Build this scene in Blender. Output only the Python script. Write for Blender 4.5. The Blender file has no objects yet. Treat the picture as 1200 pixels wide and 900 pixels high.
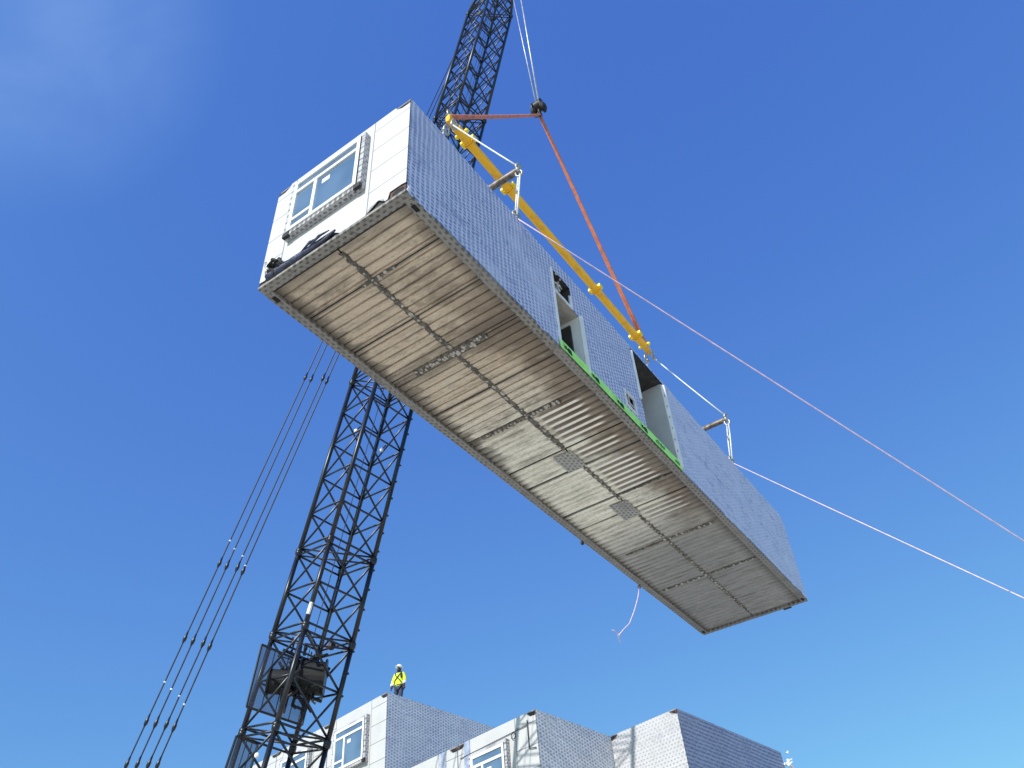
import bpy, bmesh, math, random
from mathutils import Vector, Matrix, noise
random.seed(7)
rad = math.radians
scene = bpy.context.scene
col = scene.collection
I4 = Matrix.Identity(4)

# ------------------------------------------------------------------ node helpers
class Nd:
    """small expression wrapper round shader sockets"""
    def __init__(s, nt, sock): s.nt = nt; s.s = sock
    def _m(s, op, o=None, o2=None):
        n = s.nt.nodes.new('ShaderNodeMath'); n.operation = op
        s.nt.links.new(s.s, n.inputs[0])
        for i, v in ((1, o), (2, o2)):
            if v is None: continue
            if isinstance(v, Nd): s.nt.links.new(v.s, n.inputs[i])
            else: n.inputs[i].default_value = v
        return Nd(s.nt, n.outputs[0])
    def __add__(s, o): return s._m('ADD', o)
    def __sub__(s, o): return s._m('SUBTRACT', o)
    def __mul__(s, o): return s._m('MULTIPLY', o)
    __rmul__ = __mul__; __radd__ = __add__
    def inv(s): return (s * -1.0) + 1.0
    def fract(s): return s._m('FRACT')
    def floor(s): return s._m('FLOOR')
    def abs(s): return s._m('ABSOLUTE')
    def gt(s, v): return s._m('GREATER_THAN', v)
    def lt(s, v): return s._m('LESS_THAN', v)
    def mx(s, v): return s._m('MAXIMUM', v)
    def mn(s, v): return s._m('MINIMUM', v)
    def step(s, a, b):
        n = s.nt.nodes.new('ShaderNodeMapRange'); n.interpolation_type = 'SMOOTHSTEP'
        s.nt.links.new(s.s, n.inputs[0]); n.inputs[1].default_value = a; n.inputs[2].default_value = b
        if a > b:
            n.inputs[1].default_value = b; n.inputs[2].default_value = a
            n.inputs[3].default_value = 1; n.inputs[4].default_value = 0
        return Nd(s.nt, n.outputs[0])
    def band(s, a, b, e):
        return s.step(a - e, a + e) * s.step(b + e, b - e)

class Mat:
    def __init__(s, name, rough=0.6, metal=0.0, color=(.5, .5, .5), spec=0.5):
        s.m = bpy.data.materials.new(name); s.m.use_nodes = True; s.nt = s.m.node_tree
        s.b = s.nt.nodes['Principled BSDF']
        s.b.inputs['Roughness'].default_value = rough; s.b.inputs['Metallic'].default_value = metal
        s.b.inputs['Base Color'].default_value = (*color, 1); s.b.inputs['Specular IOR Level'].default_value = spec
        tc = s.nt.nodes.new('ShaderNodeTexCoord'); s.co = tc.outputs['Object']
        sp = s.nt.nodes.new('ShaderNodeSeparateXYZ'); s.nt.links.new(s.co, sp.inputs[0])
        s.x, s.y, s.z = (Nd(s.nt, sp.outputs[i]) for i in range(3))
    def noise(s, scale, detail=3, rough=.55, stretch=(1, 1, 1), off=0, dist=0):
        mp = s.nt.nodes.new('ShaderNodeMapping'); s.nt.links.new(s.co, mp.inputs[0])
        mp.inputs['Scale'].default_value = stretch; mp.inputs['Location'].default_value = (off, off * .7, off * .3)
        n = s.nt.nodes.new('ShaderNodeTexNoise'); s.nt.links.new(mp.outputs[0], n.inputs['Vector'])
        n.inputs['Scale'].default_value = scale; n.inputs['Detail'].default_value = detail
        n.inputs['Roughness'].default_value = rough; n.inputs['Distortion'].default_value = dist
        return Nd(s.nt, n.outputs[0])
    def mix(s, f, a, b):
        n = s.nt.nodes.new('ShaderNodeMix'); n.data_type = 'RGBA'
        if isinstance(f, Nd): s.nt.links.new(f.s, n.inputs[0])
        else: n.inputs[0].default_value = f
        for i, v in ((6, a), (7, b)):
            if isinstance(v, tuple): n.inputs[i].default_value = (*v, 1)
            else: s.nt.links.new(v, n.inputs[i])
        return n.outputs[2]
    def color(s, c): s.nt.links.new(c, s.b.inputs['Base Color']); return s
    def rough(s, n): s.nt.links.new(n.s, s.b.inputs['Roughness']); return s
    def bump(s, n, strength=.3, dist=.01):
        b = s.nt.nodes.new('ShaderNodeBump'); s.nt.links.new(n.s, b.inputs['Height'])
        b.inputs['Strength'].default_value = strength; b.inputs['Distance'].default_value = dist
        s.nt.links.new(b.outputs[0], s.b.inputs['Normal']); return s

def simple(name, color, rough=.5, metal=0., var=.25, scale=6, bump=0, spec=.5):
    m = Mat(name, rough, metal, color, spec)
    n = m.noise(scale, 4)
    a = tuple(c * (1 - var) for c in color); b = tuple(min(1, c * (1 + var)) for c in color)
    m.color(m.mix(n.step(.3, .7), a, b))
    if bump: m.bump(m.noise(scale * 4, 3), bump, .01)
    return m.m

def wrap_mat(name, axes, base, mark, pu=.125, pv=.082, mw=.34, mh=.27, seams=True, wr=.5, dirt=.0, cols=False, fade=None):
    """printed building wrap: staggered rows of small printed marks"""
    m = Mat(name, .5, 0, base, .4)
    u = {'x': m.x, 'y': m.y, 'z': m.z}[axes[0]]; v = {'x': m.x, 'y': m.y, 'z': m.z}[axes[1]]
    wob = m.noise(1.3, 2) * .10
    u2 = u + wob; v2 = v + m.noise(1.1, 2, off=9) * .08
    vr = v2 * (1 / pv)
    if cols:
        uc = u2 * (1 / pu); uu = uc.fract() - .5; vr = vr + (uc.floor() * .34).fract()
    else:
        row = vr.floor() * .5
        uu = (u2 * (1 / pu) + row.fract()).fract() - .5
    vv = vr.fract() - .5
    mk = uu.abs().step(mw + .07, mw - .07) * vv.abs().step(mh + .08, mh - .08)
    mk = mk * m.noise(38, 3, .6).step(.30, .48)
    patch = m.noise(.9, 3, .6, off=4)
    mk = mk * patch.step(.15, .55) * .92
    if fade: mk = mk * (u.step(fade + .1, fade) * .6 + .4)
    c = m.mix(mk, base, mark)
    c = m.mix(m.noise(2.2, 5, .65, off=3).step(.42, .75) * .35, c, tuple(x * .72 for x in base))
    crease = m.noise(2.6, 4, .6, stretch=(.45, 1, 1.6), off=12, dist=.9)
    line = (crease - .5).abs().step(.03, .003) * m.noise(1.2, 2, off=30).step(.42, .6)
    c = m.mix(line * .55, c, mark)
    if seams:
        sv = ((v2 + .2) * (1 / 1.05)).fract() - .5
        su = ((u + .1) * (1 / 5.2)).fract() - .5
        c = m.mix(sv.abs().step(.009, .003).mx(su.abs().step(.0022, .0008)) * .6, c, mark)
    if dirt:
        c = m.mix(m.noise(3, 5, .7, off=20).step(.4, .7) * dirt, c, (.16, .13, .10))
    m.color(c)
    hb = m.noise(3.0, 5, .62, stretch=(.6, 1, 1.4), dist=.7) + m.noise(14, 3) * .12
    m.bump(hb, wr, .06)
    return m.m

# ------------------------------------------------------------------ geometry helpers
def box(bm, a, b):
    vs = [bm.verts.new((x, y, z)) for x in (a[0], b[0]) for y in (a[1], b[1]) for z in (a[2], b[2])]
    for f in ((0, 1, 3, 2), (4, 6, 7, 5), (0, 4, 5, 1), (2, 3, 7, 6), (0, 2, 6, 4), (1, 5, 7, 3)):
        bm.faces.new([vs[i] for i in f])

def tube(bm, pts, r, n=8, cap=True, squash=1.0):
    pts = [Vector(p) for p in pts]; rings = []
    rr = r if isinstance(r, (list, tuple)) else [r] * len(pts)
    for i, p in enumerate(pts):
        d = (pts[min(i + 1, len(pts) - 1)] - pts[max(i - 1, 0)]).normalized()
        if i == 0:
            a = d.cross(Vector((0, 0, 1)))
            if a.length < .01: a = d.cross(Vector((1, 0, 0)))
            a.normalize()
        else:
            a = (a - d * a.dot(d)).normalized()
        b = d.cross(a)
        rings.append([bm.verts.new(p + rr[i] * (a * math.cos(2 * math.pi * k / n) + b * math.sin(2 * math.pi * k / n) * squash)) for k in range(n)])
    for i in range(len(rings) - 1):
        for k in range(n):
            bm.faces.new((rings[i][k], rings[i][(k + 1) % n], rings[i + 1][(k + 1) % n], rings[i + 1][k]))
    if cap:
        bm.faces.new(rings[0][::-1]); bm.faces.new(rings[-1])

def ring(bm, c, ax, R, r, n=14, m=6, oval=1.0, up=(0, 0, 1)):
    c = Vector(c); ax = Vector(ax).normalized(); a = ax.cross(Vector(up))
    if a.length < .01: a = ax.cross(Vector((1, 0, 0)))
    a.normalize(); b = ax.cross(a); rs = []
    for i in range(n):
        t = 2 * math.pi * i / n; o = a * math.cos(t) + b * math.sin(t)
        ce = c + a * math.cos(t) * R + b * math.sin(t) * R * oval
        rs.append([bm.verts.new(ce + r * (o * math.cos(2 * math.pi * k / m) + ax * math.sin(2 * math.pi * k / m))) for k in range(m)])
    for i in range(n):
        for k in range(m):
            bm.faces.new((rs[i][k], rs[(i + 1) % n][k], rs[(i + 1) % n][(k + 1) % m], rs[i][(k + 1) % m]))

def ball(bm, c, r, seg=10, sc=(1, 1, 1)):
    m = Matrix.Translation(Vector(c)) @ Matrix.Diagonal((*sc, 1))
    bmesh.ops.create_uvsphere(bm, u_segments=seg, v_segments=max(5, seg // 2 + 1), radius=r, matrix=m)

def prism(bm, poly, fn, t):
    """poly: 2D points; fn(u,v,w) -> 3D; extruded w=0..t"""
    a = [bm.verts.new(fn(u, v, 0)) for u, v in poly]; b = [bm.verts.new(fn(u, v, t)) for u, v in poly]
    n = len(poly)
    fs = [bm.faces.new(a), bm.faces.new(b[::-1])]
    for i in range(n): bm.faces.new((a[i], b[i], b[(i + 1) % n], a[(i + 1) % n]))
    bmesh.ops.triangulate(bm, faces=fs)

WM = {}
def thing(name, label=None, cat=None, mat=I4, group=None, kind=None, parent=None):
    o = bpy.data.objects.new(name, None); col.objects.link(o)
    o.empty_display_size = .3
    if parent is not None: o.parent = parent; o.matrix_local = WM[parent].inverted() @ mat
    else: o.matrix_world = mat
    WM[o] = mat.copy()
    tag(o, label, cat, group, kind)
    return o
def tag(o, label=None, cat=None, group=None, kind=None):
    for k, v in (('label', label), ('category', cat), ('group', group), ('kind', kind)):
        if v: o[k] = v
    return o
def obj(name, bm, mat, parent=None, space=None, smooth=False, mw=None):
    """bm coordinates are given in `space`; the object sits at its parent's origin (or at mw)"""
    base = WM[parent] if parent is not None else (mw if mw is not None else I4)
    if space is not None: bmesh.ops.transform(bm, matrix=base.inverted() @ space, verts=bm.verts)
    elif mw is not None: bmesh.ops.transform(bm, matrix=base.inverted(), verts=bm.verts)
    bmesh.ops.recalc_face_normals(bm, faces=bm.faces)
    me = bpy.data.meshes.new(name); bm.to_mesh(me); bm.free()
    if smooth:
        for p in me.polygons: p.use_smooth = True
    me.materials.append(mat)
    o = bpy.data.objects.new(name, me); col.objects.link(o)
    if parent is not None: o.parent = parent
    else: o.matrix_world = base
    WM[o] = base.copy()
    return o
def B(): return bmesh.new()

def pieces(name, bm, mat, parent, space=None, smooth=False):
    """every loose piece of the bmesh becomes a part of its own"""
    seen = set(); out = []
    bm.verts.ensure_lookup_table()
    for v in bm.verts:
        if v in seen: continue
        st = [v]; isl = []; seen.add(v)
        while st:
            q = st.pop(); isl.append(q)
            for e in q.link_edges:
                o = e.other_vert(q)
                if o not in seen: seen.add(o); st.append(o)
        nb = bmesh.new(); mp = {q: nb.verts.new(q.co) for q in isl}
        for f in {f for q in isl for f in q.link_faces}: nb.faces.new([mp[q] for q in f.verts])
        out.append(obj(name, nb, mat, parent, space, smooth))
    bm.free(); return out
# ------------------------------------------------------------------ frames
F_PX = 973.4076
def rotm(yaw, ta, tb): return (Matrix.Rotation(yaw, 3, 'Z') @ Matrix.Rotation(ta, 3, 'Y') @ Matrix.Rotation(tb, 3, 'X')).to_4x4()
MOD = Matrix.Translation((-1.4071934, 7.48345977, 13.51985104)) @ rotm(1.02419272, -.02068286, .03821052)
W, H, L = 3.5, 2.979, 18.695
BR = Matrix.Rotation(rad(49.7566), 4, 'Z')
P1 = Vector((-5.6896, 29.2701, 15.05)); P2 = Vector((-.3195, 24.9924, 12.0709)); P3 = Vector((4.0651, 26.0224, 12.0709))

# ------------------------------------------------------------------ materials
WB, WK = (.74, .76, .80), (.10, .13, .26)
m_wrap_side = wrap_mat('printed_wrap_side', 'xz', (.61, .635, .765), (.13, .16, .34), pu=.13, pv=.105, mw=.29, mh=.32, wr=.9, cols=True, fade=10.1)
m_wrap_b = wrap_mat('printed_wrap_building', 'xz', (.66, .68, .73), (.24, .27, .36), pu=.13, pv=.11, mw=.33, mh=.28, wr=.3, cols=True)
m_wrap_dark = wrap_mat('printed_wrap_dark', 'xz', (.27, .31, .44), (.10, .12, .23), pu=.3, pv=.13, mw=.44, mh=.22, wr=.4)  # darker, bluer wrap colour for the sides of the right-hand module
m_wrap_front = wrap_mat('printed_wrap_front', 'yz', (.50, .50, .515), (.25, .26, .31), pu=.13, pv=.11, mw=.24, mh=.2, wr=.25)
m_tape_x = wrap_mat('folded_wrap_border_end', 'yx', (.27, .26, .235), (.07, .065, .06), pu=.15, pv=.085, mw=.25, mh=.25, seams=False, wr=.5, dirt=.3)
m_tape_y = wrap_mat('folded_wrap_border_long', 'xy', (.27, .26, .235), (.07, .065, .06), pu=.15, pv=.085, mw=.25, mh=.25, seams=False, wr=.5, dirt=.35)
m_win_wrap = wrap_mat('window_box_wrap', 'xz', (.48, .48, .50), (.12, .12, .15), pu=.11, pv=.10, mw=.28, mh=.3, seams=False, wr=.3)
m_win_wrap2 = wrap_mat('window_box_wrap_under', 'yx', (.42, .42, .42), (.09, .09, .10), pu=.12, pv=.075, mw=.28, mh=.3, seams=False, wr=.3)

def endwall_mat(seed, k=1.0):
    m = Mat('white_end_board', .55, 0, (.8, .8, .8))
    n = m.noise(1.6, 4, off=seed); c = m.mix(n.step(.35, .75), (.56 * k, .555 * k, .555 * k), (.50 * k, .505 * k, .515 * k))
    side = m.y.lt(.88).mx(m.y.gt(2.97))
    zz = (m.z * (1 / .66) + .5).fract() - .5
    zz = zz + (m.noise(.8, 1, off=seed) - .5) * .03
    ln = zz.abs().step(.024, .010) * side
    vl = (m.y - .87).abs().step(.016, .007).mx((m.y - 2.99).abs().step(.02, .008))
    c = m.mix((ln.mx(vl)) * .95, c, (.13, .14, .17))
    c = m.mix(m.noise(9, 5, .7, off=2 + seed, stretch=(1, 1, .4)).step(.62, .8) * .25, c, (.45, .43, .40))
    m.color(c); m.bump(m.noise(2.5, 3, off=seed), .12, .03)
    return m.m
m_end = endwall_mat(0)

def deck_mat():
    m = Mat('galvanised_floor_deck', .42, .35, (.4, .4, .38), .5)
    X, Y = m.x, m.y
    streak = m.noise(3.0, 6, .72, stretch=(2.6, .35, 1)); big = m.noise(.55, 3, .5, off=5); fine = m.noise(22, 5, .7, stretch=(1.6, .5, 1))
    # dusty beige at the near end, clean pale zinc in the middle, dull grey at the far end
    c = m.mix(X.step(4.2, 7.2), (.68, .565, .42), (.93, .90, .76))
    c = m.mix(X.step(10.2, 13.5), c, (.38, .375, .345))
    wob = (m.noise(1.1, 3, off=8) - .5) * 1.5
    br = (Y + wob).step(1.35, .55) * (X + wob).band(2.2, 12.4, 1.2)
    c = m.mix(br * .86, c, (.22, .16, .11))
    # dark damp stain creeping in from the left long edge
    tongue = (m.noise(2.0, 4, .65, stretch=(2.4, .5, 1), off=2) - .5) * 1.1
    st = ((Y + tongue).step(2.98, 3.2)) * X.band(.1, 7.5, .6)
    c = m.mix(st * .65, c, (.12, .11, .095))
    st2 = (X + tongue * .35).step(.55, .25)
    c = m.mix(st2 * .5, c, (.16, .14, .11))
    st3 = (X - 3.5 + (Y - 1.75) * .0 + tongue * .5).abs().step(.42, .1) * (Y.band(.2, 3.2, .2))
    c = m.mix(st3 * .55, c, (.11, .10, .085))
    c = m.mix(streak.step(.44, .68) * .5, c, (.13, .11, .085))
    c = m.mix(fine.step(.52, .72) * .45, c, (.10, .085, .07))
    c = m.mix(m.noise(5, 4, .7, stretch=(1.5, .4, 1), off=31).step(.57, .72) * .4, c, (.62, .59, .50))
    # ground-light glints painted as bright strips along the ribs in the middle right bays
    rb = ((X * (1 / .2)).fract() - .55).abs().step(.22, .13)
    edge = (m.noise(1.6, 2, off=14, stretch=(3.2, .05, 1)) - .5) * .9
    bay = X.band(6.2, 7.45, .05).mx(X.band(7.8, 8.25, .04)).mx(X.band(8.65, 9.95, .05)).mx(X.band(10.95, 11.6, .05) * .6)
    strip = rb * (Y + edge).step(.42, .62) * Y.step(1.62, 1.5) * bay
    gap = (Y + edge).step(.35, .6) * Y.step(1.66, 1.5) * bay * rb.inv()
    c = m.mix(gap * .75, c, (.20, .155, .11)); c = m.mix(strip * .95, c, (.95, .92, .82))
    gr = ((X * (1 / .2)).fract() - .0); gv = gr.step(.16, .03).mx(gr.step(.92, .98)) * (m.noise(1.7, 3, off=61).step(.3, .65) * .8 + .15)
    c = m.mix(gv * .75, c, (.12, .10, .08))
    blot = m.noise(.9, 6, .75, stretch=(1.5, .7, 1), off=71)
    c = m.mix(blot.step(.50, .66) * .65 * X.step(9.5, 6), c, (.20, .155, .11))
    hz = m.noise(1.5, 3, .6, off=44).step(.5, .75) * X.band(4, 10, 1) * Y.step(1.7, 2.1)
    c = m.mix(hz * .5, c, (.62, .62, .52))
    for xs_, w_ in ((1.11, .07), (2.30, .06), (4.80, .07), (6.08, .09), (7.64, .05), (8.43, .04), (10.03, .06), (10.85, .04), (12.7, .05)):
        c = m.mix((X - xs_ + (fine - .5) * .06).abs().step(w_, w_ * .35) * .6, c, (.09, .075, .06))
    eg = (Y - .17 + (fine - .5) * .15).step(.34, .0).mx((Y * -1.0 + 3.33 + (fine - .5) * .15).step(.22, .0))  # recess shadow along both long edges, painted into the deck colour
    c = m.mix(eg * .65, c, (.12, .10, .08))
    c = m.mix(m.noise(34, 3, .7, stretch=(2.2, .8, 1), off=90).step(.60, .70) * .55, c, (.09, .075, .06))
    m.color(c)
    m.rough(streak * .4 + .22)
    m.bump(fine + streak, .35, .008)
    return m.m
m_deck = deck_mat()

def speck_mat(name, a, b, c3, sc=26):
    m = Mat(name, .6, 0, a)
    n1 = m.noise(sc, 4, .7); n2 = m.noise(sc * .45, 3, .6, off=7)
    c = m.mix(n2.step(.45, .6), a, b); c = m.mix(n1.step(.60, .68), c, c3)
    m.color(c); m.bump(n1, .8, .02); return m.m
m_speck = speck_mat('mastic_joint_tape', (.085, .075, .06), (.18, .16, .13), (.50, .48, .42), 20)
m_patch = wrap_mat('taped_patch', 'xy', (.42, .42, .39), (.12, .115, .105), pu=.13, pv=.09, mw=.3, mh=.3, seams=False, wr=.4, dirt=.25)
m_dark = simple('dark_void', (.012, .012, .012), .9)
m_white = simple('white_trim', (.78, .78, .77), .5, var=.08, scale=3)
m_frame = simple('white_window_frame', (.82, .82, .82), .35, var=.04)
m_grey_in = simple('primed_plasterboard', (.55, .55, .55), .8, var=.06, scale=1.5)
m_beige = simple('lintel_soffit', (.42, .39, .33), .8, var=.15)
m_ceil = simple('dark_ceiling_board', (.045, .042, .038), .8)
m_door = simple('dark_door_leaf', (.035, .03, .028), .6)
m_cast = simple('rusty_corner_casting', (.10, .045, .033), .7, .3, var=.4, scale=12, bump=.3)
m_steeldk = simple('dark_steel', (.018, .018, .02), .45, .4)
m_roll = simple('navy_membrane', (.045, .052, .10), .45, var=.4, scale=8, bump=1)
m_black = simple('black_membrane', (.008, .008, .009), .7, bump=.6, scale=9)
m_torn = simple('torn_white_membrane', (.82, .82, .81), .5, var=.1, bump=.5)
m_foil = simple('crumpled_foil', (.55, .50, .45), .3, .6, var=.5, scale=14, bump=1)
m_roof = simple('grey_roof_membrane', (.30, .31, .32), .8)
m_green = simple('green_sill_strip', (.45, .95, .17), .5, var=.12, scale=4)
m_ink = simple('black_print', (.01, .015, .01), .6)
m_inkg = simple('dark_green_print', (.02, .14, .02), .6)
m_yel = Mat('yellow_painted_steel', .32, 0, (.80, .42, .01))
_n = m_yel.noise(5, 5, .7, stretch=(.5, 1, 1))
m_yel.color(m_yel.mix(_n.step(.5, .72) * .6, (.95, .50, .008), (.55, .27, .03))); m_yel.bump(m_yel.noise(3, 2), .08, .01); m_yel = m_yel.m
m_yel2 = simple('bright_yellow_lug', (.90, .70, .03), .4, var=.08)
m_sling = simple('orange_round_sling', (.52, .17, .10), .75, var=.2, scale=5, bump=.5)
m_rope = simple('pale_wire_sling', (.66, .66, .64), .5, .1, var=.2, scale=20)
m_rope_pink = simple('pink_tag_rope', (.74, .55, .67), .7, var=.15, scale=8)
m_rope_dk = simple('dark_pendant_rope', (.03, .03, .045), .5, .3)
m_hoist = simple('silver_hoist_rope', (.42, .42, .46), .4, .5)
m_shackle = simple('galvanised_shackle', (.40, .40, .37), .4, .6, var=.5, scale=30)
m_tubes = simple('bare_steel_tube', (.16, .13, .11), .45, .5, var=.6, scale=7)
m_crane = Mat('black_crane_paint', .34, .2, (.035, .037, .042), .6)
_n = m_crane.noise(4, 5, .7); m_crane.color(m_crane.mix(_n.step(.5, .75), (.012, .013, .018), (.035, .036, .042))); m_crane.bump(_n, .1, .01); m_crane = m_crane.m
m_lamp = simple('white_lamp_housing', (.8, .8, .78), .4)

def glass_mat():
    m = Mat('window_glass', .04, .0, (.05, .07, .10), 1.0)
    m.b.inputs['Metallic'].default_value = .45
    c = m.mix(m.noise(.9, 2).step(.3, .7), (.12, .20, .30), (.20, .30, .40)); m.color(c)
    return m.m
m_glass = glass_mat()
def screen_mat():
    m = Mat('fine_mesh_screen', .5, .2, (.04, .05, .09))
    tr = m.nt.nodes.new('ShaderNodeBsdfTransparent'); mx = m.nt.nodes.new('ShaderNodeMixShader')
    mx.inputs[0].default_value = .36
    m.nt.links.new(tr.outputs[0], mx.inputs[1]); m.nt.links.new(m.b.outputs[0], mx.inputs[2])
    m.nt.links.new(mx.outputs[0], m.nt.nodes['Material Output'].inputs[0])
    return m.m
m_screen = screen_mat()

# ------------------------------------------------------------------ ground
def make_ground():
    m = Mat('construction_ground', .95, 0, (.35, .32, .27))
    c = m.mix(m.noise(.05, 5, .6).step(.35, .7), (.62, .56, .47), (.52, .47, .39))
    c = m.mix(m.noise(1.5, 6, .7).step(.5, .75) * .5, c, (.36, .33, .27))
    m.color(c); m.bump(m.noise(4, 5), .4, .05)
    bm = B(); n = 24; S = 1500
    vs = [[bm.verts.new((-S + 2 * S * i / n, -S + 2 * S * j / n, 0)) for j in range(n + 1)] for i in range(n + 1)]
    for i in range(n):
        for j in range(n): bm.faces.new((vs[i][j], vs[i + 1][j], vs[i + 1][j + 1], vs[i][j + 1]))
    tag(obj('ground', bm, m.m), kind='structure')
make_ground()

# ------------------------------------------------------------------ housing modules
def grid_sheet(bm, us, vs, fn, holes, amp=0.0, seed=0):
    vert = {}
    def V(i, j):
        if (i, j) not in vert:
            u, v = us[i], vs[j]
            d = 0
            if amp:
                q = Vector((u * .9, v * 1.6, seed))
                d = amp * (noise.noise(q) + .5 * noise.noise(q * 2.7) + .25 * noise.noise(q * 6))
            vert[(i, j)] = bm.verts.new(fn(u, v, d))
        return vert[(i, j)]
    for i in range(len(us) - 1):
        for j in range(len(vs) - 1):
            cu, cv = (us[i] + us[i + 1]) / 2, (vs[j] + vs[j + 1]) / 2
            if any(a < cu < b and c < cv < d for a, b, c, d in holes): continue
            bm.faces.new((V(i, j), V(i + 1, j), V(i + 1, j + 1), V(i, j + 1)))
def lin(a, b, st, extra=()):
    n = max(1, round((b - a) / st)); s = [a + (b - a) * i / n for i in range(n + 1)]
    s = [x for x in s if all(abs(x - e) > st * .3 for e in extra)] + [e for e in extra if a <= e <= b]
    return sorted(set(s))

def window(par, sp, y0, y1, z0, z1, prot=.18):
    """window box projecting from the end wall (x<0 is outwards)"""
    t = .10
    w = thing('window', mat=WM[par], parent=par)
    bm = B(); box(bm, (-prot, y0, z0 + t), (0, y0 + t, z1 - t)); box(bm, (-prot, y1 - t, z0 + t), (0, y1, z1 - t)); box(bm, (-prot, y0, z1 - t), (0, y1, z1))
    obj('window_box', bm, m_win_wrap, w, sp)
    bm = B(); box(bm, (-prot, y0, z0), (0, y1, z0 + t)); obj('sill', bm, m_win_wrap2, w, sp)
    bm = B()
    for c in (y0 + .0, y1 - .16):
        box(bm, (-prot - .012, c, z0 - .012), (-prot + .05, c + .16, z0 + .10))
    pieces('corner_tape', bm, m_black, w, sp)
    # white frame
    a0, a1, b0, b1 = y0 + t, y1 - t, z0 + t, z1 - t
    f = .085; xf = -prot - .025; xb = -prot + .07
    ys = a0 + (a1 - a0) * .655; zt = b1 - (b1 - b0) * .22; zs = b0 + (zt - b0) * .27
    bm = B()
    box(bm, (xf, a0, b0), (xb, a0 + f, b1)); box(bm, (xf, a1 - f, b0), (xb, a1, b1))
    box(bm, (xf, a0 + f, b0), (xb, a1 - f, b0 + f)); box(bm, (xf, a0 + f, b1 - f), (xb, a1 - f, b1))
    box(bm, (xf + .003, a0 + f, zt - .04), (xb - .003, a1 - f, zt + .04))
    box(bm, (xf + .006, ys - .04, b0 + f), (xb - .006, ys + .04, zt - .04))
    box(bm, (xf + .009, ys + .04, zs - .035), (xb - .009, a1 - f, zs + .035))
    obj('frame', bm, m_frame, w, sp)
    bm = B()
    e = .012
    box(bm, (xf + .012, a0 - e, b0 - e), (xb - .01, a0 - .001, b1 + e)); box(bm, (xf + .012, a1 + .001, b0 - e), (xb - .01, a1 + e, b1 + e))
    box(bm, (xf + .012, a0 - e, b1 + .001), (xb - .01, a1 + e, b1 + e))
    obj('gasket', bm, m_dark, w, sp)
    for q in ((a0 + f, a1 - f, zt + .04, b1 - f), (a0 + f, ys - .04, b0 + f, zt - .04), (ys + .04, a1 - f, zs + .035, zt - .04), (ys + .04, a1 - f, b0 + f, zs - .035)):
        bm = B(); box(bm, (-prot + .01, q[0], q[2]), (-prot + .022, q[1], q[3])); obj('pane', bm, m_glass, w, sp)
    bm = B(); yc = ys - .27; zc = zt - .25
    box(bm, (-prot + .004, yc - .10, zc - .06), (-prot + .009, yc + .10, zc + .07)); obj('sticker', bm, m_white, w, sp)

def casting(par, sp, y0, y1, z0, z1, depth=.16):
    bm = B(); box(bm, (.012, y0, z0), (depth, y1, z1))
    c = obj('corner_casting', bm, m_cast, par, sp)
    bm = B(); n = 12; yc, zc = (y0 + y1) / 2, (z0 + z1) / 2
    prism(bm, [(yc + (y1 - y0) * .40 * math.cos(2 * math.pi * k / n), zc + (z1 - z0) * .38 * math.sin(2 * math.pi * k / n)) for k in range(n)],
          lambda u, v, w_: (.009 + w_, u, v), .002)
    obj('casting_hole', bm, m_dark, c, sp)

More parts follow.
